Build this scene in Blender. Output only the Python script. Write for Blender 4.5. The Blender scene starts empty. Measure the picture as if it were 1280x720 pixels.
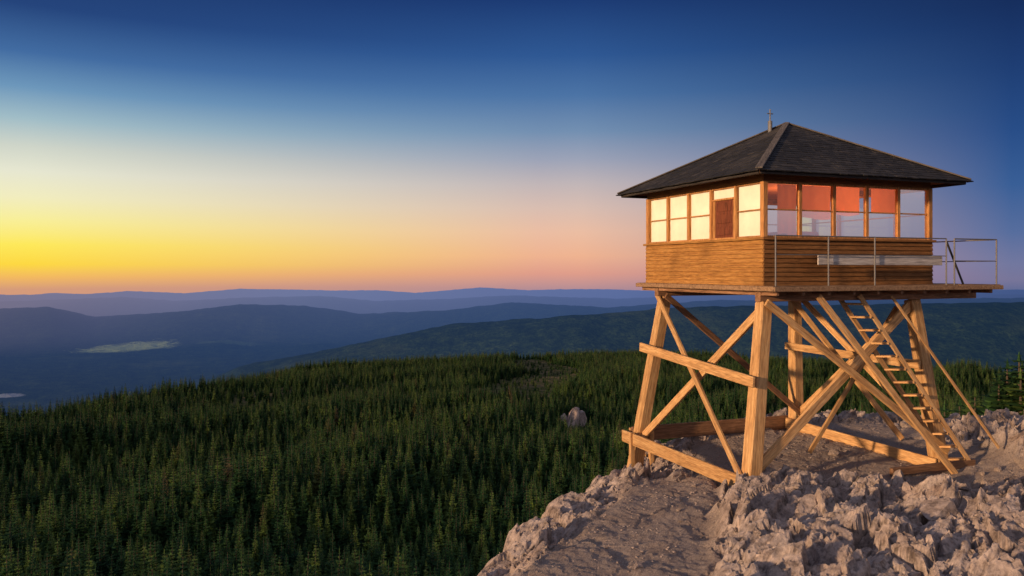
import bpy, bmesh, math, random
import numpy as np
from mathutils import Vector, Matrix, noise as mnoise
random.seed(7); rng=np.random.default_rng(5)
scene=bpy.context.scene; COL=scene.collection
scene.view_settings.view_transform='Standard'; scene.view_settings.look='None'; scene.view_settings.exposure=0

# ------------------------------------------------------------ helpers
def s2l(c):
    return tuple(((v/255)/12.92 if v/255<=0.04045 else ((v/255+0.055)/1.055)**2.4) for v in c)+(1,)
def link(o): COL.objects.link(o); return o
def hash2(i,j,seed):
    n=(i.astype(np.int64)*374761393+j.astype(np.int64)*668265263+seed*974634777)&0xFFFFFFFF
    n=((n^(n>>13))*1274126177)&0xFFFFFFFF
    n=((n^(n>>16))*2246822519)&0xFFFFFFFF
    n=n^(n>>15)
    return (n&0xFFFFFF)/float(0x1000000)
def vn(x,y,seed=0):
    i=np.floor(x);j=np.floor(y);fx=x-i;fy=y-j
    def g(di,dj):
        a=hash2(i+di,j+dj,seed)*2*np.pi
        return np.cos(a)*(fx-di)+np.sin(a)*(fy-dj)
    u=fx*fx*fx*(fx*(fx*6-15)+10);v=fy*fy*fy*(fy*(fy*6-15)+10)
    return (g(0,0)*(1-u)+g(1,0)*u)*(1-v)+(g(0,1)*(1-u)+g(1,1)*u)*v
def fbm(x,y,o=4,seed=0):
    t=0;a=1
    for k in range(o):
        t=t+a*vn(x*2**k+k*17.3,y*2**k+k*9.1,seed+k);a*=.5
    return t
def facets(x,y,s,seed):
    X=x/s;Y=y/s;i=np.floor(X);j=np.floor(Y)
    F1=np.full(X.shape,9.);F2=np.full(X.shape,9.);ci=np.zeros(X.shape);cj=np.zeros(X.shape);dx=np.zeros(X.shape);dy=np.zeros(X.shape)
    for a in(-1,0,1):
        for b in(-1,0,1):
            px=i+a+.1+.8*hash2(i+a,j+b,seed);py=j+b+.1+.8*hash2(i+a,j+b,seed+1)
            d=np.hypot(X-px,Y-py)
            m=d<F1
            F2=np.where(m,F1,np.minimum(F2,d));F1=np.where(m,d,F1)
            ci=np.where(m,i+a,ci);cj=np.where(m,j+b,cj);dx=np.where(m,X-px,dx);dy=np.where(m,Y-py,dy)
    r1=hash2(ci,cj,seed+2);r2=hash2(ci,cj,seed+3);r3=hash2(ci,cj,seed+4)
    return F1,F2,r1,r2,r3,dx,dy
def sstep(a,b,x):
    t=np.clip((x-a)/(b-a),0,1);return t*t*(3-2*t)

def mesh_grid(name,X,Y,Z,smooth=False):
    n,m=X.shape
    me=bpy.data.meshes.new(name)
    co=np.stack([X,Y,Z],-1).reshape(-1,3).astype(np.float32)
    idx=np.arange(n*m).reshape(n,m)
    a=idx[:-1,:-1].ravel();b=idx[:-1,1:].ravel();c=idx[1:,1:].ravel();d=idx[1:,:-1].ravel()
    F=np.stack([a,b,c,d],-1)
    me.vertices.add(n*m);me.vertices.foreach_set('co',co.ravel())
    me.loops.add(F.size);me.loops.foreach_set('vertex_index',F.ravel().astype(np.int32))
    me.polygons.add(len(F));me.polygons.foreach_set('loop_start',(np.arange(len(F))*4).astype(np.int32))
    me.update(calc_edges=True);me.validate()
    me.polygons.foreach_set('use_smooth',np.full(len(F),smooth,bool))
    return me

class NT:
    def __init__(s,tree): s.t=tree;s.n=tree.nodes;s.l=tree.links
    def node(s,ty,**k):
        n=s.n.new(ty)
        for a,b in k.items(): setattr(n,a,b)
        return n
    def set(s,sock,v):
        if isinstance(v,bpy.types.NodeSocket): s.l.new(v,sock)
        else: sock.default_value=v
    def math(s,op,a,b=0.,c=None,clamp=False):
        n=s.n.new('ShaderNodeMath');n.operation=op;n.use_clamp=clamp
        s.set(n.inputs[0],a);s.set(n.inputs[1],b)
        if c is not None:s.set(n.inputs[2],c)
        return n.outputs[0]
    def mapr(s,v,a,b,c=0.,d=1.,smooth=False):
        n=s.n.new('ShaderNodeMapRange')
        if smooth:n.interpolation_type='SMOOTHSTEP'
        s.set(n.inputs[0],v);n.inputs[1].default_value=a;n.inputs[2].default_value=b;n.inputs[3].default_value=c;n.inputs[4].default_value=d
        return n.outputs[0]
    def ramp(s,v,stops,interp='LINEAR'):
        n=s.n.new('ShaderNodeValToRGB');n.color_ramp.interpolation=interp
        e=n.color_ramp.elements
        while len(e)>1:e.remove(e[-1])
        e[0].position=stops[0][0];e[0].color=stops[0][1]
        for p,c in stops[1:]:
            q=e.new(p);q.color=c
        s.set(n.inputs[0],v);return n.outputs[0]
    def mix(s,f,a,b,mode='MIX'):
        n=s.n.new('ShaderNodeMix');n.data_type='RGBA';n.blend_type=mode
        s.set(n.inputs[0],f);s.set(n.inputs[6],a);s.set(n.inputs[7],b);return n.outputs[2]
    def noise(s,vec,scale,detail=4,rough=.55,dist=0.):
        n=s.n.new('ShaderNodeTexNoise');n.inputs['Scale'].default_value=scale;n.inputs['Detail'].default_value=detail
        n.inputs['Roughness'].default_value=rough;n.inputs['Distortion'].default_value=dist
        if vec is not None:s.l.new(vec,n.inputs['Vector'])
        return n.outputs['Fac']
def new_mat(name):
    m=bpy.data.materials.new(name);m.use_nodes=True
    t=NT(m.node_tree);b=t.n['Principled BSDF'];b.inputs['Specular IOR Level'].default_value=.25
    return m,t,b
def bump(t,b,h,strength,dist):
    n=t.n.new('ShaderNodeBump');n.inputs['Strength'].default_value=strength;n.inputs['Distance'].default_value=dist
    t.l.new(h,n.inputs['Height']);t.l.new(n.outputs[0],b.inputs['Normal'])
def C(r,g,b_): return (r,g,b_,1)

# ------------------------------------------------------------ materials
def wood(name,dark,mid,light,axis=2,rough=.75,scale=1.,streak=.35,stain=.55):
    m,t,b=new_mat(name)
    tc=t.node('ShaderNodeTexCoord');mp=t.node('ShaderNodeMapping')
    sc=[20*scale]*3;sc[axis]=1.3*scale
    mp.inputs['Scale'].default_value=sc
    oi=t.node('ShaderNodeObjectInfo')
    cmb=t.node('ShaderNodeCombineXYZ')
    rr=t.math('MULTIPLY',oi.outputs['Random'],50.)
    for k in range(3):t.l.new(rr,cmb.inputs[k])
    t.l.new(cmb.outputs[0],mp.inputs['Location'])
    t.l.new(tc.outputs['Object'],mp.inputs['Vector'])
    f=t.noise(mp.outputs[0],1.,5,.6,.3)
    f2=t.noise(mp.outputs[0],4.,3,.6)
    col=t.ramp(f,[(.25,dark),(.5,mid),(.75,light)])
    col=t.mix(streak,col,t.ramp(f2,[(.35,C(.02,.012,.008)),(.6,C(.9,.85,.8))]),'OVERLAY')
    st=t.noise(tc.outputs['Object'],1.3,4,.6)
    col=t.mix(t.mapr(st,.52,.78,0,stain),col,tuple(v*.5 for v in dark[:3])+(1,))
    v=t.mapr(oi.outputs['Random'],0,1,.72,1.12)
    hs=t.node('ShaderNodeHueSaturation');t.l.new(col,hs.inputs['Color']);t.l.new(v,hs.inputs['Value'])
    t.l.new(hs.outputs[0],b.inputs['Base Color']);b.inputs['Roughness'].default_value=rough
    bump(t,b,t.math('ADD',f,f2),.4,.008)
    return m
M_timber=wood('timber',C(.30,.155,.066),C(.54,.315,.14),C(.69,.45,.23),streak=.32)
M_timber_dark=wood('timber_dark',C(.12,.06,.035),C(.24,.13,.075),C(.34,.2,.12))
M_roof_trim=wood('roof_trim',C(.02,.018,.018),C(.04,.034,.033),C(.065,.054,.05))
M_ridge=wood('ridge_wood',C(.06,.052,.048),C(.10,.088,.082),C(.14,.125,.115))
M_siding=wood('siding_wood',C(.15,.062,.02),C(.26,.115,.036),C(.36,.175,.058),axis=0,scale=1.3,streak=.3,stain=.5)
M_siding_lit=wood('sunlit_siding_wood',C(.26,.11,.03),C(.42,.205,.058),C(.55,.30,.095),axis=0,scale=1.3,streak=.3,stain=.45)  # lighter copy of the siding; sunlight on the left wall put into its colour
M_frame=wood('frame_wood',C(.30,.13,.045),C(.46,.22,.08),C(.56,.30,.12))
M_grey=wood('weathered_board',C(.38,.35,.33),C(.52,.48,.46),C(.62,.58,.56),axis=2,scale=.6)
M_deck=wood('deck_wood',C(.15,.09,.05),C(.30,.185,.11),C(.42,.28,.17),axis=0)
M_inner=wood('inner_wood',C(.35,.14,.06),C(.5,.22,.1),C(.6,.3,.15),axis=0)
M_door=wood('door_paint',C(.12,.035,.015),C(.19,.055,.03),C(.24,.08,.035))
def plain(name,col,rough=.7,metal=0,var=.15,nscale=6):
    m,t,b=new_mat(name)
    tc=t.node('ShaderNodeTexCoord')
    f=t.noise(tc.outputs['Object'],nscale,4,.6)
    c=t.mix(t.mapr(f,.3,.7),tuple(v*(1-var) for v in col[:3])+(1,),tuple(min(1,v*(1+var)) for v in col[:3])+(1,))
    t.l.new(c,b.inputs['Base Color']);b.inputs['Roughness'].default_value=rough;b.inputs['Metallic'].default_value=metal
    return m
M_metal=plain('galvanised_metal',C(.20,.195,.20),.55,.5)
M_iron=plain('dark_iron',C(.06,.055,.05),.6,.5)
M_blind=plain('cream_blind',C(.80,.80,.72),.8,0,.10,2)
M_blind_glow=plain('salmon_glow_blind',C(.92,.30,.12),.8,0,.3,1.2)  # salmon colour stands in for a warm glow in the panes
t=NT(M_blind_glow.node_tree);b=t.n['Principled BSDF'];tl=t.node('ShaderNodeBsdfTranslucent');tl.inputs[0].default_value=C(.95,.40,.17)
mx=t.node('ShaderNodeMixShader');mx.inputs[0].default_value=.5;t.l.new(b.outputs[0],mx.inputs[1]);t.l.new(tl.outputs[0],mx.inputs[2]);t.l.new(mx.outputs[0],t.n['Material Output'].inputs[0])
M_cloth=plain('blanket_cloth',C(.5,.16,.09),.9)
M_fill_lamp,t,b=new_mat('fill_lamp_glow');b.inputs['Emission Color'].default_value=C(1,.55,.22);b.inputs['Emission Strength'].default_value=3  # emission for the lamp added inside the cabin
def glass(name,base):
    g_=bpy.data.materials.new(name);g_.use_nodes=True
    t=NT(g_.node_tree);t.n.remove(t.n['Principled BSDF'])
    tr=t.node('ShaderNodeBsdfTransparent');tr.inputs[0].default_value=C(.95,.96,.95)
    gl=t.node('ShaderNodeBsdfGlossy');gl.inputs['Roughness'].default_value=.03
    lw=t.node('ShaderNodeLayerWeight');lw.inputs[0].default_value=.25
    mx=t.node('ShaderNodeMixShader');t.l.new(t.math('MINIMUM',t.math('MULTIPLY_ADD',lw.outputs['Fresnel'],.8,base),.85),mx.inputs[0]);t.l.new(tr.outputs[0],mx.inputs[1]);t.l.new(gl.outputs[0],mx.inputs[2])
    t.l.new(mx.outputs[0],t.n['Material Output'].inputs[0]);return g_
M_glass=glass('window_glass',.0);M_glass2=glass('reflective_glass',.5);M_glass3=glass('sheen_glass',.04)  # second and third have raised mirror reflectivity for the front panes
# shingles
M_sh,t,b=new_mat('roof_shake')
at=t.node('ShaderNodeAttribute',attribute_name='rnd')
tc=t.node('ShaderNodeTexCoord')
f=t.noise(tc.outputs['Object'],9,4,.65);fb=t.noise(tc.outputs['Object'],.9,3,.6)
c=t.ramp(at.outputs['Fac'],[(0,C(.014,.014,.017)),(.5,C(.021,.021,.024)),(.85,C(.033,.031,.033)),(1,C(.062,.055,.053))])
c=t.mix(.3,c,t.ramp(f,[(.3,C(.012,.012,.014)),(.7,C(.05,.047,.047))]))
c=t.mix(t.mapr(fb,.52,.76,0,.45),c,C(.09,.08,.075))
t.l.new(c,b.inputs['Base Color']);b.inputs['Roughness'].default_value=.72
bump(t,b,f,.3,.006)
# rock
def rockmat(name,attr):
    m,t,b=new_mat(name)
    tc=t.node('ShaderNodeTexCoord');v=tc.outputs['Object']
    f=t.noise(v,.8,4,.62,.4);f2=t.noise(v,6,8,.74)
    c=t.ramp(f,[(.3,C(.24,.19,.17)),(.45,C(.33,.27,.245)),(.58,C(.40,.34,.315)),(.72,C(.29,.215,.18))])
    c=t.mix(.75,c,t.ramp(f2,[(.36,C(.12,.10,.09)),(.5,C(.5,.48,.47)),(.66,C(.85,.81,.78))]),'OVERLAY')
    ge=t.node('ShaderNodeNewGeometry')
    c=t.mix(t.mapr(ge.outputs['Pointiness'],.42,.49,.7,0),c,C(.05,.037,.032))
    h=f2
    if attr:
        at=t.node('ShaderNodeAttribute',attribute_name='dirt')
        g=t.noise(v,60,4,.85);g2=t.noise(v,1.6,4)
        d=t.ramp(g,[(.34,C(.17,.13,.11)),(.5,C(.33,.265,.23)),(.64,C(.54,.45,.40))])
        d=t.mix(t.mapr(g2,.42,.65,0,.5),d,C(.23,.17,.14))
        fac=t.math('MULTIPLY_ADD',t.math('SUBTRACT',f2,.5),1.9,at.outputs['Fac'])
        fac=t.mapr(fac,.35,.65)
        c=t.mix(fac,c,d)
        hh=t.node('ShaderNodeMix');hh.data_type='FLOAT'
        t.l.new(fac,hh.inputs[0]);t.l.new(h,hh.inputs[2]);t.l.new(t.math('MULTIPLY',g,.5),hh.inputs[3]);h=hh.outputs[0]
    t.l.new(c,b.inputs['Base Color']);b.inputs['Roughness'].default_value=.9
    bump(t,b,h,.95,.05)
    return m
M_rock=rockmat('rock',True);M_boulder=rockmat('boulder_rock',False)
def folmat(name,a,b1,c1):
    m,t,b=new_mat(name)
    oi=t.node('ShaderNodeObjectInfo')
    tc=t.node('ShaderNodeTexCoord')
    f=t.noise(tc.outputs['Object'],9,2)
    c=t.ramp(oi.outputs['Random'],[(0,a),(.5,b1),(.97,c1),(.99,C(.13,.13,.045)),(1,C(.14,.11,.06))])
    c=t.mix(t.mapr(f,.38,.62,0,.65),c,tuple(v*.5 for v in a[:3])+(1,))
    t.l.new(c,b.inputs['Base Color']);b.inputs['Roughness'].default_value=.8;b.inputs['Specular IOR Level'].default_value=.1
    return m
M_fol=folmat('conifer_needles',C(.018,.055,.023),C(.048,.115,.034),C(.13,.20,.045))
M_bark=plain('bark',C(.08,.06,.045),.9)
# terrain
M_ter,t,b=new_mat('forest_terrain')
ge=t.node('ShaderNodeNewGeometry');pos=ge.outputs['Position']
sep=t.node('ShaderNodeSeparateXYZ');t.l.new(pos,sep.inputs[0])
vl=t.node('ShaderNodeVectorMath',operation='LENGTH');t.l.new(pos,vl.inputs[0]);r=vl.outputs['Value']
n1=t.noise(pos,.0016,4,.6);n2=t.noise(pos,.012,5,.7);n3=t.noise(pos,.06,4,.75)
c=t.ramp(n2,[(.35,C(.014,.030,.014)),(.5,C(.036,.068,.024)),(.7,C(.075,.12,.035))])
c=t.mix(t.mapr(n3,.35,.65,.0,.75),C(.006,.014,.008),c)
c=t.mix(t.mapr(n1,.55,.68,0,.35),c,C(.09,.12,.04))
near=t.mix(t.mapr(n3,.4,.6),C(.06,.075,.03),C(.17,.14,.08))
near=t.mix(t.mapr(r,500,650),C(.012,.022,.009),near)
c=t.mix(t.mapr(r,1300,1700),near,c)
def ell(cx,cy,rx,ry,soft=.35,amp=3.2):
    a=t.math('DIVIDE',t.math('SUBTRACT',sep.outputs[0],cx),rx);bb=t.math('DIVIDE',t.math('SUBTRACT',sep.outputs[1],cy),ry)
    q=t.math('ADD',t.math('MULTIPLY',a,a),t.math('MULTIPLY',bb,bb))
    q=t.math('MULTIPLY_ADD',t.math('SUBTRACT',n2,.5),amp,q)
    return t.mapr(q,1+soft,1-soft,0,1)
c=t.mix(ell(-2950,6150,290,330,.6,5.),c,C(.42,.54,.20))
c=t.mix(ell(-2250,6350,220,120,.7,4.),c,C(.08,.13,.05))
c=t.mix(ell(-2420,3830,75,60,.4,2.),c,C(.3,.34,.38))
t.l.new(c,b.inputs['Base Color']);b.inputs['Roughness'].default_value=1;b.inputs['Specular IOR Level'].default_value=0
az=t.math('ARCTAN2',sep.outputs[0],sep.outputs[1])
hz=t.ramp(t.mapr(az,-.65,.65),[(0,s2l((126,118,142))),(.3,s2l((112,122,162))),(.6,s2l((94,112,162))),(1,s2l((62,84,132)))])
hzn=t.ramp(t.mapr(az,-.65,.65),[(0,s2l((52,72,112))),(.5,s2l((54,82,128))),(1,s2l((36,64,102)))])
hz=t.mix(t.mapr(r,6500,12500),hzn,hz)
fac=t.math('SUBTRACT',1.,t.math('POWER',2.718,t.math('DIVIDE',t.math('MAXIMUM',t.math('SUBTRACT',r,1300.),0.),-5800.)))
em=t.node('ShaderNodeEmission');t.l.new(hz,em.inputs[0])  # distance haze painted in as emission mixed over the terrain
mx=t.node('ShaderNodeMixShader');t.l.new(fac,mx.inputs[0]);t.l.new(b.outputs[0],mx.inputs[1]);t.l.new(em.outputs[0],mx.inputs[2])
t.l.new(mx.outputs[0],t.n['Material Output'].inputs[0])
bn=t.node('ShaderNodeBump');bn.inputs['Strength'].default_value=.8;bn.inputs['Distance'].default_value=25;t.l.new(n2,bn.inputs['Height']);t.l.new(bn.outputs[0],b.inputs['Normal'])

# ------------------------------------------------------------ terrain
def interp(P,pts):
    xs,ys=zip(*pts);return np.interp(P,xs,ys)
RIDGES=[(3400,850,[(-400,640),(0,560),(200,520),(300,462),(380,446),(450,430),(560,408),(700,395),(850,385),(1000,381),(1280,378),(1700,385)]),
 (7900,900,[(-400,390),(0,386),(60,383),(120,397),(200,391),(300,380),(380,383),(450,393),(560,387),(640,378),(760,384),(900,376),(1100,374),(1280,372),(1700,378)]),
 (11300,1000,[(-400,380),(0,377),(70,374),(150,371),(220,376),(300,372),(400,370),(470,376),(560,374),(640,369),(780,373),(900,368),(1280,368),(1700,372)]),
 (17000,1900,[(-400,372),(0,372),(90,369),(160,364),(230,367),(300,361),(350,362),(420,364),(470,363),(520,366),(600,359),(660,363),(700,362),(770,362),(900,367),(1280,362),(1700,365)])]
CREST=[(-400,440),(0,540),(120,620),(200,700),(370,1000),(540,1170),(800,1400),(1000,1150),(1280,850),(1700,700)]
def hterr(X,Y):
    X=np.asarray(X,float);Y=np.asarray(Y,float)
    r=np.hypot(X,Y);az=np.arctan2(X,Y)
    azc=np.clip(az,-.95,.95)
    P=640+1000*np.tan(azc);d=r*np.cos(azc)
    dc=interp(P,CREST)*(1+.03*vn(P/90.,P*0+3.3,4))
    zf=np.where(d<220,-(29+.265*d),-(76.1+.051*d))
    over=np.maximum(d-dc+60,0)
    fall=over*over/700.
    fall=np.where(over>150,150*150/700.+(over-150)*.42,fall)
    zf=zf-fall
    zf=zf+sstep(150,400,d)*(5.*fbm(X/130.,Y/130.,3,11))+sstep(120,300,d)*15*vn((X*.85-Y*.52)/72.,(X*.52+Y*.85)/330.,15)*sstep(1500,700,d)
    zf=zf+31*np.exp(-((X-28)**2/11**2+(Y-43)**2/9**2))
    base=-600-700*sstep(19000,30000,d)
    zz=base+sstep(3500,6000,d)*70*fbm(X/1500.,Y/1500.,4,21)
    for D,w,prof in RIDGES:
        zt=-(interp(P,prof)-338)/1000.*D
        A=zt-base
        wob=1+.05*vn(P/160.,P*0+D,8)
        zz=np.maximum(zz,base+A*np.exp(-((d-D*wob)/w)**2)*(1+.10*fbm(X/(D*.11),Y/(D*.11),4,int(D)%97)*sstep(0,w,np.abs(d-D*wob))) )
    zz=zz+sstep(2200,3000,d)*10*fbm(X/140.,Y/140.,3,31)
    return np.maximum(zf,zz)
azs=np.concatenate([np.linspace(-math.pi,-.72,60)[:-1],np.linspace(-.72,.72,560),np.linspace(.72,math.pi,60)[1:]])
rs=14*(46000/14)**(np.linspace(0,1,380))
A_,R_=np.meshgrid(azs,rs)
XX=R_*np.sin(A_);YY=R_*np.cos(A_)
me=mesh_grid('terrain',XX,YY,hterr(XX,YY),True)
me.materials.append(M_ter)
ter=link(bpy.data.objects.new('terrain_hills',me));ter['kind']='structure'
ter['label']='forested valley and blue layered hills reaching the horizon';ter['category']='hills'

# ------------------------------------------------------------ rock outcrop
EDGE=[(-2.6,2),(-1.7,8.5),(-.74,10.6),(-.28,11.8),(.52,13.4),(1.28,15.0),(2.05,16.9),(2.6,18.7),(3.3,20.4),(4.9,21.7),(7.2,22.4),(10,23.2),(14,24.2),(26,25.2)]
def edge_sd(X,Y):
    best=np.full(X.shape,1e9);side=np.zeros(X.shape)
    for (x0,y0),(x1,y1) in zip(EDGE[:-1],EDGE[1:]):
        ex,ey=x1-x0,y1-y0;L2=ex*ex+ey*ey
        tt=np.clip(((X-x0)*ex+(Y-y0)*ey)/L2,0,1)
        dd=np.hypot(X-x0-tt*ex,Y-y0-tt*ey)
        cr=(X-x0)*ey-(Y-y0)*ex
        m=dd<best-1e-9
        side=np.where(m,np.sign(cr),side);best=np.where(m,dd,best)
    return best*side
def G(X,Y,cx,cy,sx,sy): return np.exp(-((X-cx)/sx)**2-((Y-cy)/sy)**2)
def hrock(X,Y,full=True):
    sd=edge_sd(X,Y)
    sdn=sd+.40*fbm(X/1.3,Y/1.3,3,51)
    z=-4.14+0*X
    z=z-.75*G(X,Y,2.6,19.4,1.9,2.2)-.16*sstep(1.0,.1,sd)
    z=z+.25*sstep(3.0,4.3,X+.25*(13-Y))*sstep(15.0,13.4,Y)*sstep(8.5,10.5,Y)
    z=z+.85*G(X,Y,11.7,16.8,1.4,1.2)+.2*G(X,Y,13.4,20,2.2,2.0)+.2*G(X,Y,8.6,13.1,1.6,1.0)-.25*sstep(20.,23.,Y)*sstep(9,12,X)
    path=sstep(.25,1.1,sd)*sstep(.55,-.25,X-(3.05+.28*(Y-12.5)))*sstep(17.3,15.5,Y)
    yard=sstep(.5,1.6,sd)*sstep(15.0,16.3,Y)*sstep(11.6,9.5,X)*sstep(2.5,4.5,X)
    dirt=np.clip(np.maximum(path,yard*.9)-.45*np.maximum(0,fbm(X/.8,Y/.8,4,77)),0,1)
    rk=1-sstep(.2,.8,dirt)
    wx=X+.35*vn(X/1.1,Y/1.1,61);wy=Y+.35*vn(X/1.1,Y/1.1,63)
    ca,sa=math.cos(.9),math.sin(.9)
    qx=wx*ca+wy*sa;qy=(-wx*sa+wy*ca)*1.5
    F1,F2,r1,r2,r3,dx,dy=facets(qx,qy,1.45,101)
    h=(r1-.5)*.38+(dx*(r2-.15)*.62+dy*(r3-.5)*.58)-.09*np.exp(-(F2-F1)/.03)
    F1,F2,r1,r2,r3,dx,dy=facets(qx,qy,.58,131)
    h=h+(r1-.5)*.21+(dx*(r2-.2)*.34+dy*(r3-.5)*.32)-.06*np.exp(-(F2-F1)/.03)
    F1,F2,r1,r2,r3,dx,dy=facets(qx+.3*dy,qy,.24,151)
    h=h+(r1-.5)*.09+(dx*(r2-.25)*.14+dy*(r3-.5)*.13)
    F1,F2,r1,r2,r3,dx,dy=facets(qx,qy,.11,171)
    h=h+(r1-.5)*.03+(dx*(r2-.25)*.045+dy*(r3-.5)*.045)
    edge=1-.40*sstep(1.0,-.2,sd)
    z=z+h*(.08+.92*rk)*edge + (1-rk)*(.06*fbm(X/.9,Y/.9,3,81)+.015*fbm(X/.12,Y/.12,2,85))
    out=np.maximum(-sdn,0)
    z=z-(out*.7+1.5*np.maximum(out-.3,0))
    return z,dirt
nx,ny=700,700
gx=np.linspace(-3.5,19.5,nx)
gy=7+ (27-7)*np.linspace(0,1,ny)**1.25
X2,Y2=np.meshgrid(gx,gy)
Z2,D2=hrock(X2,Y2)
me=mesh_grid('rock_outcrop',X2,Y2,Z2,False)
a=me.attributes.new('dirt','FLOAT','POINT');a.data.foreach_set('value',D2.ravel().astype(np.float32))
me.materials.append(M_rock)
rock=link(bpy.data.objects.new('rock_ground',me));rock['kind']='structure'
rock['label']='craggy pinkish granite summit with a worn gravel path';rock['category']='rock'
def gz(x,y): 
    return float(hrock(np.array([[x]]),np.array([[y]]))[0][0,0])

def rock_mesh(seed,name='loose_rock'):
    bm=bmesh.new();bmesh.ops.create_icosphere(bm,subdivisions=4,radius=.5)
    rd=random.Random(seed);pl=[]
    for k in range(14):
        n=Vector((rd.gauss(0,1),rd.gauss(0,1),rd.gauss(0,.9))).normalized();pl.append((n,rd.uniform(.20,.38)))
    for v in bm.verts:
        for n,dd in pl:
            q=v.co.dot(n)
            if q>dd:v.co-=n*(q-dd)
        v.co+=v.co.normalized()*.014*mnoise.fractal(v.co*5+Vector((seed,0,0)),1,2,4)
        v.co.z*=.8
    for f_ in bm.faces:f_.smooth=False
    m=bpy.data.meshes.new(name);bm.to_mesh(m);bm.free();m.materials.append(M_boulder);return m
RM=[rock_mesh(s) for s in range(6)]
def put_rock(x,y,s,name='rock',lab='rough pinkish granite rock lying on the summit',grp='loose granite rocks',sink=.25):
    o=link(bpy.data.objects.new(name,random.choice(RM)));o.location=(x,y,gz(x,y)+s*(.3-sink))
    o.scale=(s*random.uniform(.8,1.3),s*random.uniform(.8,1.2),s*random.uniform(.7,1.2));o.rotation_euler=(random.uniform(-.5,.5),random.uniform(-.5,.5),random.uniform(0,6.3))
    o['label']=lab;o['category']='rock';o['group']=grp
    return o
for k in range(60):
    while True:
        x=random.uniform(.2,13);y=random.uniform(10.6,19)
        sd=float(edge_sd(np.array([[x]]),np.array([[y]]))[0,0])
        if sd<.3 or x/y>.7 or (y>15 and x<9.5 and random.random()<.6):continue
        if x<2.7 and y<15.5 and random.random()<.5: continue
        break
    put_rock(x,y,random.choice([.07,.09,.12,.16,.24]))
for (x,y,s) in [(9.9,15.0,1.0),(10.6,15.4,1.3),(11.6,17.3,1.5),(12.3,18.6,1.3),(7.6,13.5,.8),(5.3,13.2,.7),(6.6,12.3,.8),(9.0,13.6,.9),(8.2,12.0,.9)]:
    put_rock(x,y,s,'boulder','large angular pinkish granite boulder on the summit','granite boulders',.4)
bm=bmesh.new()
for k in range(2800):
    x=random.uniform(-.2,9.5);y=random.uniform(10.5,21)
    if x>2.9+.3*(y-12.5) and y<15.5: continue
    s=random.choice([.008,.01,.014,.024])
    ss=bmesh.ops.create_icosphere(bm,subdivisions=1,radius=s)
    for v in ss['verts']:
        v.co=Vector((v.co.x*random.uniform(.7,1.4)+x,v.co.y*random.uniform(.7,1.4)+y,v.co.z*.7))
bm.verts.ensure_lookup_table()
pc=np.array([v.co[:] for v in bm.verts]).reshape(-1,12,3)
cx=pc[:,:,0].mean(1);cy=pc[:,:,1].mean(1)
zz=hrock(cx[None,:],cy[None,:])[0][0]
for i,v in enumerate(bm.verts): v.co.z+=zz[i//12]+.003
m=bpy.data.meshes.new('gravel');bm.to_mesh(m);bm.free();m.materials.append(M_boulder)
g=link(bpy.data.objects.new('gravel',m));g['kind']='stuff';g['label']='small loose stones on the worn path';g['category']='gravel'

# ------------------------------------------------------------ trees
def conifer(seed):
    rd=random.Random(seed)
    V=[];F=[];
    W=rd.uniform(.155,.205);levels=20
    for L in range(levels):
        t=L/(levels-1);h=.05+.91*t+rd.uniform(-.008,.008)
        R=W*((1-t)**.85)*(.80+.40*rd.random())+.012
        nb=8 if t<.6 else 6
        a0=rd.uniform(0,6.3)
        for k in range(nb):
            if rd.random()<.05: continue
            a=a0+k*2*math.pi/nb+rd.uniform(-.3,.3);r=R*rd.uniform(.7,1.1)
            d=Vector((math.cos(a),math.sin(a),0));s=Vector((-d.y,d.x,0))
            droop=rd.uniform(.2,.6)*(1-t*.8)
            def pt(u): return Vector((0,0,h+.015))+d*(r*u)+Vector((0,0,-droop*r*u+.25*r*u*u))
            w=r*.85
            i=len(V);V+= [pt(0.0),pt(.55)+s*w*.5+Vector((0,0,-.10*r)),pt(1.0),pt(.55)-s*w*.5+Vector((0,0,-.10*r))];F+=[(i,i+1,i+2),(i,i+2,i+3)]
            for u,l in((.38,.62),(.72,.44)):
                for sg in(-1,1):
                    b0=pt(u-.14);b1=pt(u+.18);tip=pt(u+.2)+s*sg*l*r*rd.uniform(.7,1.1)+Vector((0,0,rd.uniform(-.2,.03)*r))
                    i=len(V);V+=[b0,b1,tip];F.append((i,i+1,i+2))
            i=len(V);V+=[pt(.2),pt(.9),pt(.6)+Vector((0,0,-.5*r))];F.append((i,i+1,i+2))
    i=len(V);V+=[Vector((.008,0,.92)),Vector((-.005,.006,.92)),Vector((-.005,-.006,.92)),Vector((0,0,1.02))];F+=[(i,i+1,i+3),(i+1,i+2,i+3),(i+2,i,i+3)]
    return V,F
def trunkgeo():
    V=[];F=[];n=6
    for z,r in((-.06,.014),(.3,.010),(.95,.002)):
        for k in range(n):
            a=k*2*math.pi/n;V.append(Vector((math.cos(a)*r,math.sin(a)*r,z)))
    for j in range(2):
        for k in range(n):F.append((j*n+k,j*n+(k+1)%n,(j+1)*n+(k+1)%n,(j+1)*n+k))
    return V,F
TREES=[]
for s in range(5):
    cv,cf=conifer(s+3);tv,tf=trunkgeo()
    mc=bpy.data.meshes.new('crown');mc.from_pydata(cv,[],cf);mc.materials.append(M_fol)
    mt=bpy.data.meshes.new('trunk');mt.from_pydata(tv,[],tf);mt.materials.append(M_bark)
    off=len(cv)
    mj=bpy.data.meshes.new('pine_tree');mj.from_pydata(cv+tv,[],cf+[tuple(i+off for i in f) for f in tf])
    mj.materials.append(M_fol);mj.materials.append(M_bark)
    for p in mj.polygons[len(cf):]:p.material_index=1
    TREES.append((mj,mc,mt))
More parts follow.
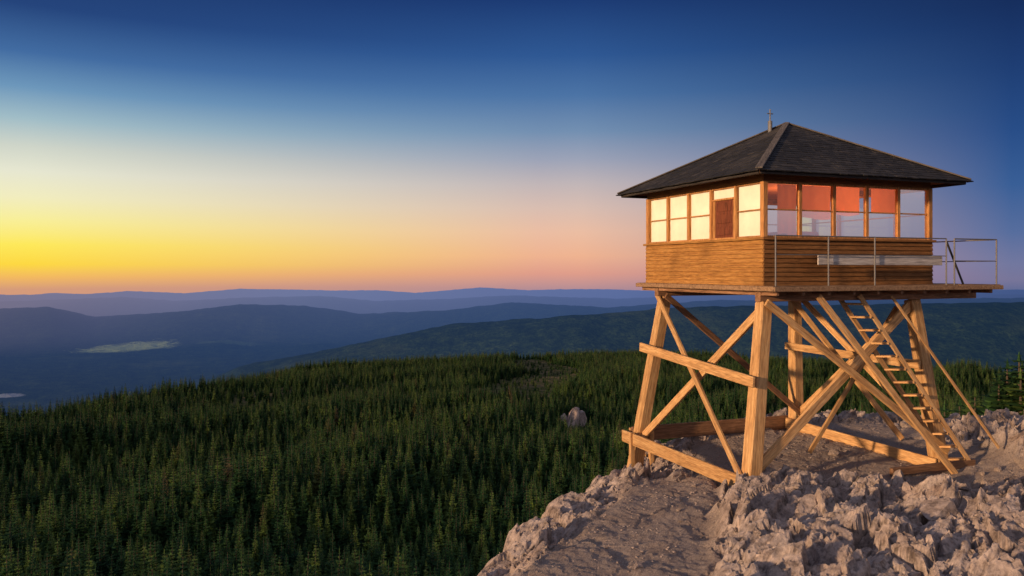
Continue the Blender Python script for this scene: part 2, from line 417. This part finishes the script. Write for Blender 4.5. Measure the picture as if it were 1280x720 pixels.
def scatter(sp,dmin,dmax,smin,smax):
    xs=np.arange(-1200,1200,sp);ys=np.arange(dmin,dmax,sp)
    X,Y=np.meshgrid(xs,ys);X=X+rng.uniform(-.48,.48,X.shape)*sp;Y=Y+rng.uniform(-.48,.48,Y.shape)*sp
    X=X.ravel();Y=Y.ravel();s=X/Y
    m=(s>smin)&(s<smax);return X[m],Y[m]
x1,y1=scatter(5.0,60,420,-.80,.76);x2,y2=scatter(5.9,420,1480,-.74,.70)
tx=np.concatenate([x1,x2]);ty=np.concatenate([y1,y2])
P=640+1000*tx/ty
dc=interp(P,CREST)
keep=ty<dc+70
dn=fbm(tx/90.,ty/90.,3,91)
keep&=~((dn>.35)&(rng.random(len(tx))<.5)&(ty>600))
cl=(((tx-22-(ty-800)*.14)/(42+90*dn))**2+((ty-860)/260)**2<1)|(((tx-30)/34)**2+((ty-1130)/110)**2<1)
keep&=~(cl&(rng.random(len(tx))<.68))
keep&=~(((tx-42)**2/12**2+(ty-530)**2/34**2)<1)
keep&=~((tx>-12)&(ty<62)&(tx<44))
tx=tx[keep];ty=ty[keep];dn=dn[keep];cl=cl[keep]
tz=hterr(tx,ty)
sc=14.5*(.66+.64*rng.random(len(tx)))*(1-.3*dn)
sc[rng.random(len(tx))<.15]*=.6
sc[cl]*=.5
sc=np.where(ty<270,sc*.86,sc);sc=np.where(ty>600,sc*.92,sc)
ty_top=338-1000*(tz+sc)/ty;tpx=640+1000*tx/ty;ty_bot=338-1000*tz/ty
rocksil=[(-100,900),(560,900),(580,720),(640,685),(700,622),(790,598),(850,585),(960,530),(1280,520),(1400,520)]
lim=np.minimum(720,interp(tpx,rocksil)-4)
showh=np.minimum(ty_bot,lim)-ty_top
vis=(tpx>5)&(tpx<1275)&(showh>4)
vi=np.where(vis)[0]
order=vi[np.argsort(-showh[vi])][:300]
indiv=np.zeros(len(tx),bool);indiv[order]=True
for n,i in enumerate(order):
    k=int(rng.integers(0,5));mj,mc,mt=TREES[k]
    if n<40:
        o=link(bpy.data.objects.new('pine_tree',None));o.empty_display_size=.3
        for nm,mm in(('trunk',mt),('crown',mc)):
            c_=bpy.data.objects.new(nm,mm);COL.objects.link(c_);c_.parent=o
    else:
        o=link(bpy.data.objects.new('pine_tree',mj))
    o.location=(tx[i],ty[i],tz[i]-.3);o.scale=(sc[i]*rng.uniform(.9,1.2),)*2+(sc[i],)
    o.rotation_euler=(0,0,rng.uniform(0,6.28))
    o['label']='narrow dark green conifer on the forested slope';o['category']='tree';o['group']='conifers on the forested slope'
def near_tree(x,y,zb,h,wd,lab):
    k=random.randrange(5);mj,mc,mt=TREES[k]
    o=link(bpy.data.objects.new('pine_tree',None))
    for nm,mm in(('trunk',mt),('crown',mc)):
        c_=bpy.data.objects.new(nm,mm);COL.objects.link(c_);c_.parent=o
    o.location=(x,y,zb);o.scale=(h*wd,h*wd,h);o.rotation_euler=(0,0,random.uniform(0,6))
    o['label']=lab;o['category']='tree';o['group']='pines behind the summit rocks'
for (x,y,top,wd) in [(26.0,42,-4.7,2.6),(26.5,41.8,-4.3,2.6),(26.9,42.2,-4.8,2.6),(25.5,41.9,-5.5,2.4),(26.2,41.2,-5.1,2.6),(27.4,42.6,-4.9,3.0),(25.0,43.2,-6.4,2.4),(24.4,43.6,-6.9,2.),(31,46,-4.8,2.),(23.8,44,-7.2,1.8),(26.8,40.3,-5.4,2.8),(22.6,46,-7.6,1.2),(29.0,41,-5.6,2.),(20.9,48,-8.1,.9),(19.4,49,-8.6,.8),(23.3,48,-7.6,1.),(18.1,50,-9.2,.8)]:
    zb=float(hterr(np.array([x]),np.array([y]))[0])-.3
    near_tree(x,y,zb,max(2.5,top-zb),wd,'dark full pine rising just behind the rocky summit')
rest=~indiv
pts=np.stack([tx[rest],ty[rest],tz[rest]-.3],-1)
fm=bpy.data.meshes.new('forest');fm.vertices.add(len(pts));fm.vertices.foreach_set('co',pts.astype(np.float32).ravel())
at=fm.attributes.new('sc','FLOAT_VECTOR','POINT')
s3=np.stack([sc[rest]*rng.uniform(.85,1.2,rest.sum()),]*2+[sc[rest]],-1);at.data.foreach_set('vector',s3.astype(np.float32).ravel())
at=fm.attributes.new('rz','FLOAT_VECTOR','POINT')
r3=np.zeros_like(s3);r3[:,2]=rng.uniform(0,6.28,len(r3));r3[:,:2]=rng.normal(0,.03,(len(r3),2));at.data.foreach_set('vector',r3.astype(np.float32).ravel())
at=fm.attributes.new('pk','INT','POINT');at.data.foreach_set('value',rng.integers(0,5,len(pts)).astype(np.int32))
forest=link(bpy.data.objects.new('forest',fm));forest['kind']='stuff';forest['label']='dense dark green conifer forest covering the hillside';forest['category']='forest'
srcs=[]
singles=[o for o in COL.objects if o.name.startswith('pine_tree') and o.type=='MESH']
for mj,_,_ in TREES:
    srcs.append(next(o for o in singles if o.data==mj))
gn=bpy.data.node_groups.new('forest_scatter','GeometryNodeTree')
gn.interface.new_socket('Geometry',in_out='INPUT',socket_type='NodeSocketGeometry')
gn.interface.new_socket('Geometry',in_out='OUTPUT',socket_type='NodeSocketGeometry')
gi=gn.nodes.new('NodeGroupInput');go=gn.nodes.new('NodeGroupOutput')
jn=gn.nodes.new('GeometryNodeJoinGeometry');iop=gn.nodes.new('GeometryNodeInstanceOnPoints')
for so in reversed(srcs):
    n=gn.nodes.new('GeometryNodeObjectInfo');n.transform_space='ORIGINAL';n.inputs['Object'].default_value=so
    n.inputs['As Instance'].default_value=False
    g2=gn.nodes.new('GeometryNodeGeometryToInstance')
    gn.links.new(n.outputs['Geometry'],g2.inputs[0]);gn.links.new(g2.outputs[0],jn.inputs[0])
def na(nm,ty_):
    n=gn.nodes.new('GeometryNodeInputNamedAttribute');n.data_type=ty_;n.inputs[0].default_value=nm;return n.outputs[0]
gn.links.new(gi.outputs[0],iop.inputs['Points']);gn.links.new(jn.outputs[0],iop.inputs['Instance'])
iop.inputs['Pick Instance'].default_value=True
gn.links.new(na('pk','INT'),iop.inputs['Instance Index'])
gn.links.new(na('rz','FLOAT_VECTOR'),iop.inputs['Rotation'])
gn.links.new(na('sc','FLOAT_VECTOR'),iop.inputs['Scale'])
gn.links.new(iop.outputs[0],go.inputs[0])
md=forest.modifiers.new('scatter','NODES');md.node_group=gn
for (x,y,s) in [(41,540,15),(47,544,13),(36,543,9)]:
    o=link(bpy.data.objects.new('rock_outcrop',random.choice(RM)));o.location=(x,y,float(hterr(np.array([x]),np.array([y]))[0])+s*.3)
    o.scale=(s*.8,s,s*1.5);o.rotation_euler=(.3,.2,random.random()*6);o['label']='pale bare rock outcrop among the conifers';o['category']='rock';o['group']='pale outcrops in the forest'

# ------------------------------------------------------------ TOWER
TZ=4.1
tower=link(bpy.data.objects.new('fire_lookout_tower',None))
tower.location=(4.914,15.6,-TZ);tower.rotation_euler=(0,0,math.atan2(.36,.933))
tower['label']='wooden fire lookout tower with glazed cabin and dark shake roof';tower['category']='lookout tower'
TL={tower:Matrix.Identity(4)}
def attach(o,par,M):
    COL.objects.link(o)
    o.parent=par;o.matrix_local=TL[par].inverted()@M;TL[o]=M;return o
def L(u,v,z): return Vector((u,v,z+TZ))
def boxbm(bm,x0,x1,y0,y1,z0,z1):
    r=bmesh.ops.create_cube(bm,size=1)
    for v in r['verts']:
        v.co=Vector((x0+(v.co.x+.5)*(x1-x0),y0+(v.co.y+.5)*(y1-y0),z0+(v.co.z+.5)*(z1-z0)))
    return r['verts']
def finish(bm,name,mat,bev=.006):
    if bev: bmesh.ops.bevel(bm,geom=bm.edges[:],offset=bev,segments=1,affect='EDGES',profile=.5)
    m=bpy.data.meshes.new(name);bm.to_mesh(m);bm.free()
    for q in (mat if isinstance(mat,list) else [mat]):m.materials.append(q)
    return m
def beam(p,q,w,h,name='brace',par=tower,mat=M_timber,nrm=Vector((0,-1,0)),taper=1.,bev=.01):
    z=(q-p).normalized();x=nrm-z*nrm.dot(z);x.normalize();y=z.cross(x);Ln=(q-p).length
    bm=bmesh.new();vs=boxbm(bm,-w/2,w/2,-h/2,h/2,0,Ln)
    for v in vs:
        if v.co.z>Ln/2:v.co.x*=taper;v.co.y*=taper
    o=bpy.data.objects.new(name,finish(bm,name,mat,bev))
    M=Matrix.Translation(p)@Matrix((x,y,z)).transposed().to_4x4()
    return attach(o,par,M)
S=4.29
tops=[(.02,.02),(.12,3.75),(3.95,3.75),(3.98,.15)]
bases=[(-.5,-.24),(-.38,4.12),(4.3,4.1),(4.4,-.18)]
bz=[-4.06,-5.05,-3.95,-3.9]
def leg(i,z):
    t=(z+.55)/(-4.1+.55)
    return L(tops[i][0]+(bases[i][0]-tops[i][0])*t,tops[i][1]+(bases[i][1]-tops[i][1])*t,z)
for i in range(4):
    beam(leg(i,bz[i]-.7),leg(i,-.62),.30,.30,'leg',taper=.82,nrm=Vector((0,-1,0)),bev=.02)
UL=Vector((-1,0,0));FR=Vector((0,-1,0));BK=Vector((0,1,0));RT=Vector((1,0,0))
def brace(i,za,j,zb,nrm,off,w=.06,h=.16,ext=.12,name='brace',mat=M_timber):
    p=leg(i,za)+nrm*off;q=leg(j,zb)+nrm*off;d=(q-p).normalized()
    return beam(p-d*ext,q+d*ext,w,h,name,mat=mat,nrm=nrm)
brace(1,-.62,0,-4.0,UL,.20,h=.13)
brace(0,-.72,1,-4.1,UL,-.0,w=.08,h=.17)
brace(1,-1.86,0,-2.10,UL,.29,h=.21,ext=.25,name='girt')
brace(1,-4.02,0,-4.0,UL,.29,h=.28,ext=.35,name='girt')
brace(0,-.68,3,-3.75,FR,.20,h=.15)
brace(3,-.68,0,-3.9,FR,.0,w=.08,h=.20)
brace(1,-.66,2,-3.7,BK,-.18,h=.14,mat=M_timber_dark)
brace(1,-3.98,2,-4.0,BK,.2,h=.36,name='girt',mat=M_timber_dark)
brace(2,-.7,3,-3.8,RT,.2,h=.15)
brace(3,-.7,2,-3.8,RT,-.0,w=.08,h=.16)
brace(2,-1.95,3,-2.0,RT,-.21,h=.18,name='girt')
brace(2,-4.0,3,-4.1,RT,-.22,h=.28,name='girt')
beam(L(2.6,-.62,-4.02),L(4.75,-.72,-4.0),.1,.15,'sill_plank',mat=M_timber_dark)
beam(L(.95,-.42,-.5),L(4.05,-.88,-4.15),.06,.13,'brace',nrm=FR)
beam(leg(3,-.8)+Vector((-.1,.35,0)),L(1.9,.9,-3.9),.05,.11,'brace',nrm=FR)
beam(L(2.3,2.1,-.5),L(4.1,.5,-3.7),.06,.12,'brace',nrm=FR)
for k,(du,dv) in enumerate(((-.28,-.2),(.25,-.2),(.0,.3))):
    b0=leg(1,-4.3)+Vector((du,dv,0));beam(b0-Vector((0,0,1.3)),b0+Vector((0,0,.45)),.09,.12,'footing_post')
for k in range(3):
    b0=leg(1,-4.35-.22*k)+Vector((.42+.1*k,-.25,0));beam(b0,b0+Vector((.0,.6,0)),.05,.2,'step',nrm=Vector((0,0,1)))
DT=-.30
for vv in(.02,3.75):
    beam(L(-.14,vv,-.5),L(5.65 if vv<1 else 4.6,vv,-.5),.16,.22,'deck_beam',mat=M_timber_dark)
for k in range(8):
    u=-.1+k*.62
    beam(L(u+.02,-.5,-.425-.0),L(u+.02,4.45,-.425),.07,.12,'joist',mat=M_timber_dark,nrm=UL)
for u in(4.9,5.55):
    beam(L(u,-.5,-.425),L(u,1.5,-.425),.07,.12,'joist',mat=M_timber_dark,nrm=UL)
bm=bmesh.new()
def boards(u0,u1,v0,v1,n):
    w=(v1-v0)/n
    for k in range(n):
        e=random.uniform(-.02,.02)
        boxbm(bm,u0+e,u1+e,v0+k*w+.006,v0+(k+1)*w-.006,DT-.055+random.uniform(0,.004)+TZ,DT+TZ+random.uniform(-.003,.003))
boards(-.22,4.52,-.56,4.5,34);boards(4.56,5.74,-.56,1.5,14)
dk=bpy.data.objects.new('deck',finish(bm,'deck',M_deck,.004));attach(dk,tower,Matrix.Identity(4))
beam(L(-.25,-.6,-.355),L(-.25,4.5,-.355),.04,.09,'fascia_board',mat=M_deck,nrm=UL)
beam(L(-.25,-.60,-.36),L(5.76,-.60,-.36),.04,.09,'fascia_board',mat=M_deck,nrm=FR)
ZS=.64;ZT=1.75;ZE=1.90
def face_M(f):
    o={0:(0,0,0),1:(0,S,-math.pi/2),2:(S,S,math.pi),3:(S,0,math.pi/2)}[f]
    return Matrix.Translation(L(o[0],o[1],0))@Matrix.Rotation(o[2],4,'Z')
for f in range(4):
    MS=M_siding_lit if f==1 else M_siding
    bm=bmesh.new();n=10;h=(ZS-.04-DT)/n
    for k in range(n):
        z0=DT+k*h
        cuts=sorted([-.065]+[random.uniform(.6,3.8) for _ in range(2)]+[S+.065])
        if cuts[2]-cuts[1]<.3: cuts.pop(1)
        for a_,b_ in zip(cuts[:-1],cuts[1:]):
            vs=boxbm(bm,a_+.002,b_-.002,-.080,-.03,z0,z0+h+.012)
            for v in vs:
                if v.co.z>z0+h/2 and v.co.y<-.05:v.co.y+=.032
    boxbm(bm,-.02,S+.02,-.028,.03,DT,ZS-.04)
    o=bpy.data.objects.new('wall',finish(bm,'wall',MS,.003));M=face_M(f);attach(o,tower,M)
    o['label']='clapboard lower wall, sunlit golden tone painted in' if f==1 else 'brown clapboard lower wall'
    bm=bmesh.new();boxbm(bm,-.11,S+.11,-.12,.06,ZS-.042,ZS+.005);o=bpy.data.objects.new('sill',finish(bm,'sill',MS,.005));attach(o,tower,M@Matrix.Translation((0,0,.001*f)))
    bm=bmesh.new();boxbm(bm,-.03,S+.03,-.045,.05,ZT,ZE+.02);o=bpy.data.objects.new('header_beam',finish(bm,'header',MS,.005));attach(o,tower,M@Matrix.Translation((0,0,.001*f)))
    nb=5;bw=S/nb
    for k in range(nb):
        bm=bmesh.new();x0=k*bw
        fr=.075
        boxbm(bm,0,fr/2,-.04,.04,ZS+.006,ZT);boxbm(bm,bw-fr/2,bw,-.04,.04,ZS+.006,ZT)
        boxbm(bm,fr/2,bw-fr/2,-.03,.03,ZS+.006,ZS+.045);boxbm(bm,fr/2,bw-fr/2,-.03,.03,ZT-.045,ZT)
        isdoor=(f==1 and k==3)
        zm=ZS+(ZT-ZS)*.5;mh=.014
        if isdoor: boxbm(bm,fr/2,bw-fr/2,-.03,.03,ZT-.28,ZT-.24)
        else:
            boxbm(bm,fr/2,bw-fr/2,-.022,.0,zm-mh,zm+mh)
        wn=bpy.data.objects.new('window',finish(bm,'window',M_frame,.004))
        WM=M@Matrix.Translation((x0,0,0));attach(wn,tower,WM)
        segs=[(ZT-.24,ZT-.045,M_glass)] if isdoor else [(ZS+.045,zm-mh,M_glass2 if f==0 else M_glass),(zm+mh,ZT-.045,(M_glass2 if k==4 else M_glass3) if f==0 else M_glass)]
        for za_,zb_,mm_ in segs:
            bm=bmesh.new()
            bm.faces.new([bm.verts.new(p) for p in((fr/2,-.002,za_),(bw-fr/2,-.002,za_),(bw-fr/2,-.002,zb_),(fr/2,-.002,zb_))])
            attach(bpy.data.objects.new('glass_pane',finish(bm,'pane',mm_,0)),wn,WM)
        if f==1 and not isdoor:
            bm=bmesh.new();boxbm(bm,fr/2+.012,bw-fr/2-.012,.022,.028,ZS+.05,ZT-.05)
            attach(bpy.data.objects.new('blind',finish(bm,'blind',M_blind,0)),wn,WM)
        if isdoor:
            wn['label']='narrow opening closed by a dark red door leaf'
            bm=bmesh.new();boxbm(bm,fr/2+.10,bw-fr/2-.08,.0,.03,ZS+.046,ZT-.285)
            for j in range(3): boxbm(bm,fr/2+.16,bw-fr/2-.14,-.012,-.002,ZS+.1+j*.25,ZS+.28+j*.25)
            attach(bpy.data.objects.new('door',finish(bm,'door',M_door,.003)),wn,WM)
            bm=bmesh.new();boxbm(bm,fr/2+.005,fr/2+.095,-.01,.02,ZS+.046,ZT-.285);boxbm(bm,bw-fr/2-.075,bw-fr/2-.005,-.01,.02,ZS+.046,ZT-.285);
            attach(bpy.data.objects.new('jamb',finish(bm,'jamb',M_frame,.003)),wn,WM)
            bm=bmesh.new();boxbm(bm,fr/2+.012,bw-fr/2-.012,.022,.028,ZT-.235,ZT-.05)
            attach(bpy.data.objects.new('blind',finish(bm,'blind',M_blind,0)),wn,WM)
        if f==0 and k<4:  # curtains added so the upper front panes imitate an orange glow
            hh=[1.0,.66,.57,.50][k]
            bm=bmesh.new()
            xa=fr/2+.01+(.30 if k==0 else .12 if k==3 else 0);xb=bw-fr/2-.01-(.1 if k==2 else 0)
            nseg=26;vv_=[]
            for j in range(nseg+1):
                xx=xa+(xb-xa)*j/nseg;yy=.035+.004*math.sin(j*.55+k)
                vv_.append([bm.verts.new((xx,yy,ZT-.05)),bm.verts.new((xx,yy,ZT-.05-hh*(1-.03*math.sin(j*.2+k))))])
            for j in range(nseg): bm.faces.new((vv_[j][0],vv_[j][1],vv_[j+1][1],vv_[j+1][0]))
            attach(bpy.data.objects.new('curtain',finish(bm,'curtain',M_blind_glow,0)),wn,WM)
for (u,v) in((.0,.0),(0,S),(S,S),(S,0)):
    su=1 if u==0 else -1;sv=1 if v==0 else -1
    beam(L(u-su*.01,v-sv*.01,ZS+.006),L(u-su*.01,v-sv*.01,ZT),.11,.11,'corner_post',mat=M_frame)
bm=bmesh.new();boxbm(bm,.06,S-.06,.06,S-.06,ZE-.04+TZ,ZE-.01+TZ);attach(bpy.data.objects.new('ceiling',finish(bm,'ceiling',M_inner,0)),tower,Matrix.Identity(4))
bm=bmesh.new();boxbm(bm,.06,S-.06,.06,S-.06,DT+.004+TZ,DT+.03+TZ);attach(bpy.data.objects.new('floor',finish(bm,'floor',M_inner,0)),tower,Matrix.Identity(4))
bm=bmesh.new()
boxbm(bm,1.7,2.5,1.7,2.5,.62+TZ,.66+TZ)
for a_ in(1.74,2.4):
    for b_ in(1.74,2.4):boxbm(bm,a_,a_+.06,b_,b_+.06,DT+.03+TZ,.62+TZ)
boxbm(bm,1.9,2.3,1.9,2.3,.66+TZ,.82+TZ)
attach(bpy.data.objects.new('map_table',finish(bm,'map_table',M_inner,.01)),tower,Matrix.Identity(4))
bm=bmesh.new();boxbm(bm,.9,1.7,.35,1.2,.3+TZ,.80+TZ);attach(bpy.data.objects.new('bed',finish(bm,'bed',M_cloth,.04)),tower,Matrix.Identity(4))
# ---- roof
OV=.56;zE=1.88;zA=3.36;c0=S/2;half=c0+OV
apex=Vector((c0,c0,zA+TZ));SH=Vector((.16,-.05,0))
bm=bmesh.new();rl=bm.faces.layers.float.new('rnd')
def quadbox(bm,pts_b,pts_t,val):
    vb=[bm.verts.new(p) for p in pts_b];vt=[bm.verts.new(p) for p in pts_t]
    fs=[bm.faces.new(vt),bm.faces.new(vb[::-1])]
    for k in range(4):fs.append(bm.faces.new((vb[k],vb[(k+1)%4],vt[(k+1)%4],vt[k])))
    for q in fs:q[rl]=val
rows=24
dirs=[(Vector((1,0,0)),Vector((0,-1,0))),(Vector((0,-1,0)),Vector((-1,0,0))),(Vector((-1,0,0)),Vector((0,1,0))),(Vector((0,1,0)),Vector((1,0,0)))]
rise=zA-zE
for ax,out in dirs:
    slope=(out*half+Vector((0,0,-rise)));nrm=(out*rise+Vector((0,0,half))).normalized()
    def rp(s,t,lift):
        return apex+slope*t+ax*s+nrm*lift+SH*max(0,1-t)
    for r_ in range(rows):
        t0=r_/rows;t1=(r_+1)/rows+.014
        w0=half*max(t0,.0);w1=half*min(t1,1.02)
        x=-w1
        while x<w1-.01:
            w=random.uniform(.10,.24);xe=min(x+w,w1)
            if w1-xe<.05:xe=w1
            a0=max(-w0,min(w0,x));a1=max(-w0,min(w0,xe))
            g_=.003;lf=random.uniform(.015,.024);te=t1+random.uniform(-.003,.004)
            b_=[rp(a0+g_ if a0<a1 else a0,t0,.0),rp(x+g_,te,.004),rp(xe-g_,te,.004),rp(a1 if a1<=a0 else a1-g_,t0,.0)]
            if a1-a0<.01: a1=a0+.01;b_[3]=rp(a1,t0,0);b_[0]=rp(a0,t0,0)
            tt=[p+nrm*l for p,l in zip(b_,(.012,lf,lf,.012))]
            quadbox(bm,b_,tt,random.random()**1.3)
            x=xe
bmesh.ops.recalc_face_normals(bm,faces=bm.faces[:])
m=bpy.data.meshes.new('roof');bm.to_mesh(m);bm.free();m.materials.append(M_sh)
roof=bpy.data.objects.new('roof',m);attach(roof,tower,Matrix.Identity(4));roof['label']='dark weathered wood shake hip roof'
bm=bmesh.new()
e=half-.03
vs=[bm.verts.new((c0-e,c0-e,zE-.0+TZ)),bm.verts.new((c0+e,c0-e,zE+TZ)),bm.verts.new((c0+e,c0+e,zE+TZ)),bm.verts.new((c0-e,c0+e,zE+TZ))]
a=bm.verts.new((c0+SH.x,c0+SH.y,zA-.05+TZ))
for k in range(4):bm.faces.new((vs[k],vs[(k+1)%4],a))
bm.faces.new(vs[::-1])
attach(bpy.data.objects.new('roof_soffit',finish(bm,'soffit',M_timber_dark,0)),roof,Matrix.Identity(4))
for sx,sy in((-1,-1),(1,-1),(1,1),(-1,1)):
    p=Vector((c0+sx*(half+.01),c0+sy*(half+.01),zE+.03+TZ));q=apex+SH+Vector((0,0,.03))
    beam(p,q,.03,.14,'hip_cap',roof,M_ridge,nrm=Vector((0,0,1)),bev=.008)
for ax,out in dirs:
    cc=Vector((c0,c0,zE-.035+TZ))
    beam(cc+out*(half-.05)-ax*(half-.07),cc+out*(half-.05)+ax*(half-.07),.03,.075,'eave_board',roof,M_roof_trim,nrm=out)
def cyl(p,q,r,name,par,mat,seg=10):
    z=(q-p);Ln=z.length;z.normalize();x=z.orthogonal().normalized();y=z.cross(x)
    bm=bmesh.new();bmesh.ops.create_cone(bm,cap_ends=True,segments=seg,radius1=r,radius2=r,depth=Ln)
    for v in bm.verts:v.co.z+=Ln/2
    o=bpy.data.objects.new(name,finish(bm,name,mat,0));return attach(o,par,Matrix.Translation(p)@Matrix((x,y,z)).transposed().to_4x4())
bpx=Vector((c0-.2,c0+.08,0))
rod=cyl(L(bpx.x,bpx.y,zA-.25),L(bpx.x,bpx.y,zA+.34),.016,'lightning_rod',roof,M_metal)
cyl(L(bpx.x-.08,bpx.y,zA+.24),L(bpx.x+.08,bpx.y,zA+.24),.012,'cross_bar',roof,M_metal)
cyl(L(bpx.x,bpx.y,zA-.22),L(bpx.x,bpx.y,zA+.07),.05,'rod_base',roof,M_metal)
# unseen lamp added in the cabin so the front windows glow orange
fill_ob=cyl(L(2.3,1.5,1.38),L(2.3,1.5,1.54),.05,'fill_lamp',tower,M_fill_lamp,12)
cyl(L(2.3,1.5,1.54),L(2.3,1.5,1.86),.008,'fill_lamp_hook',fill_ob,M_iron)
ll=bpy.data.lights.new('fill_light','POINT');ll.energy=85;ll.color=(1,.42,.18);ll.shadow_soft_size=.08
lo=bpy.data.objects.new('fill_light',ll);attach(lo,fill_ob,Matrix.Translation(L(2.3,1.5,1.28)))
rail=bpy.data.objects.new('railing',None);attach(rail,tower,Matrix.Translation(L(2,-.5,DT)))
ps=[(-.14,-.51),(1.12,-.51),(2.29,-.51),(4.22,-.51)]
for u,v in ps: cyl(L(u,v,DT-.1),L(u,v,.66),.015,'railing_post',rail,M_metal)
for z in(.66,.30): cyl(L(-.14,-.51,z),L(4.22,-.51,z),.012 if z>.5 else .009,'railing_bar',rail,M_metal)
r2=bpy.data.objects.new('railing',None);attach(r2,tower,Matrix.Translation(L(5,-.5,DT)))
for u,v in[(4.45,-.51),(5.68,-.51),(5.68,1.4)]: cyl(L(u,v,DT-.1),L(u,v,.66),.016,'railing_post',r2,M_metal)
for zq in(.66,.2):
    cyl(L(4.45,-.51,zq),L(5.68,-.51,zq),.014 if zq>.5 else .01,'railing_bar',r2,M_metal)
    cyl(L(5.68,-.51,zq),L(5.68,1.4,zq),.014 if zq>.5 else .01,'railing_bar',r2,M_metal)
beam(L(4.30,-.45,.60),L(4.78,-.45,DT),.03,.05,'railing_strut',r2,M_iron)
o=beam(L(.92,-.44,.20),L(4.18,-.44,.20),.035,.19,'bench_board',mat=M_grey,nrm=FR)
st=bpy.data.objects.new('stair',None);attach(st,tower,Matrix.Translation(L(3,-.6,-3.5)))
A0,A1=L(2.25,-.14,-.5),L(4.80,-.78,-4.25)
B0,B1=L(2.08,.28,-.5),L(4.70,-.36,-4.35)
beam(A0,A1,.04,.11,'stringer',st,nrm=FR);beam(B0,B1,.04,.11,'stringer',st,nrm=FR)
N_=14
for k in range(N_):
    t_=(k+.7)/N_
    pa=A0.lerp(A1,t_);pb=B0.lerp(B1,t_)
    beam(pa,pb,.04,.22,'tread',st,nrm=Vector((0,0,1)),bev=.005)
beam(A0+Vector((.75,-.10,-.02)),A1+Vector((.45,-.12,.55)),.035,.06,'handrail',st,nrm=FR)
# ------------------------------------------------------------ world
w=bpy.data.worlds.new('World');scene.world=w;w.use_nodes=True
t=NT(w.node_tree);bg=t.n['Background']
SUN=Vector((-.83,-.545,.165)).normalized()
tc=t.node('ShaderNodeTexCoord');nz=t.node('ShaderNodeVectorMath',operation='NORMALIZE');t.l.new(tc.outputs['Generated'],nz.inputs[0])
sp=t.node('ShaderNodeSeparateXYZ');t.l.new(nz.outputs[0],sp.inputs[0])
x,y,z=sp.outputs
hl=t.math('SQRT',t.math('MAXIMUM',t.math('ADD',t.math('MULTIPLY',x,x),t.math('MULTIPLY',y,y)),1e-6))
ga=math.radians(-42)
dt=t.math('DIVIDE',t.math('ADD',t.math('MULTIPLY',x,math.sin(ga)),t.math('MULTIPLY',y,math.cos(ga))),hl)
ang=t.math('ARCCOSINE',t.math('MINIMUM',t.math('MAXIMUM',dt,-1.),1.))
e=t.mapr(z,-.05,.45)
def E(px_y,cx):
    a=(338-px_y)/1000./math.sqrt(1+cx*cx);s=a/math.sqrt(1+a*a);return (s+.05)/.5
def ramp_for(cx,lst):
    st=[(max(0,E(yy,cx)),s2l(c)) for yy,c in lst][::-1]
    return t.ramp(e,st)
Lc=ramp_for(-.64,[(-160,(14,36,84)),(0,(34,66,122)),(60,(64,106,160)),(105,(108,150,186)),(145,(160,188,198)),(180,(206,212,200)),(212,(230,230,208)),(245,(241,236,190)),(275,(248,238,150)),(305,(253,232,90)),(330,(253,216,66)),(347,(242,184,96)),(362,(212,154,122))])
Cc=ramp_for(0,[(-160,(9,28,72)),(0,(24,56,114)),(70,(44,86,146)),(120,(74,114,164)),(165,(114,142,176)),(200,(156,162,182)),(230,(192,180,182)),(260,(216,188,176)),(290,(234,188,162)),(320,(238,178,144)),(342,(222,156,138)),(362,(178,140,148))])
Rc=ramp_for(.64,[(-160,(6,20,58)),(0,(13,40,90)),(80,(22,56,112)),(160,(32,72,132)),(230,(50,90,148)),(290,(82,106,156)),(330,(112,118,158)),(350,(118,116,152)),(364,(94,104,146))])
m1=t.mix(t.mapr(ang,math.radians(11),math.radians(44),0,1),Lc,Cc)
m2=t.mix(t.mapr(ang,math.radians(47),math.radians(74),0,1),m1,Rc)
back=t.math('MULTIPLY',t.mapr(y,.1,-.55,0,1,True),t.mapr(z,-.02,.1))  # unseen sky behind the camera brightened as added fill
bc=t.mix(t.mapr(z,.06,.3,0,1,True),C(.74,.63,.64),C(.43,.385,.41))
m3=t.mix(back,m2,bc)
m3=t.mix(t.mapr(z,.42,.85,0,1,True),m3,C(.20,.22,.32))  # sky overhead, out of frame, lifted for fill as well
sky=t.node('ShaderNodeTexSky',sky_type='NISHITA');sky.sun_disc=False
sky.sun_elevation=math.asin(SUN.z);sky.sun_rotation=math.atan2(SUN.x,SUN.y)
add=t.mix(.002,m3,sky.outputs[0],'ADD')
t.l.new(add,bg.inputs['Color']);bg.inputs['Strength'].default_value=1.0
sl=bpy.data.lights.new('sun','SUN');sl.energy=4.7;sl.color=(1,.65,.36);sl.angle=math.radians(2.0)
so=link(bpy.data.objects.new('sun',sl));so.rotation_euler=(-SUN).to_track_quat('-Z','Y').to_euler();so.location=(-20,-10,20)
cd=bpy.data.cameras.new('camera');cam=link(bpy.data.objects.new('camera',cd))
cd.sensor_width=36;cd.lens=36*1000/1280;cd.shift_y=-22/1280;cd.clip_start=.1;cd.clip_end=100000
cam.location=(0,0,0);cam.rotation_euler=(math.radians(90),0,0);scene.camera=cam
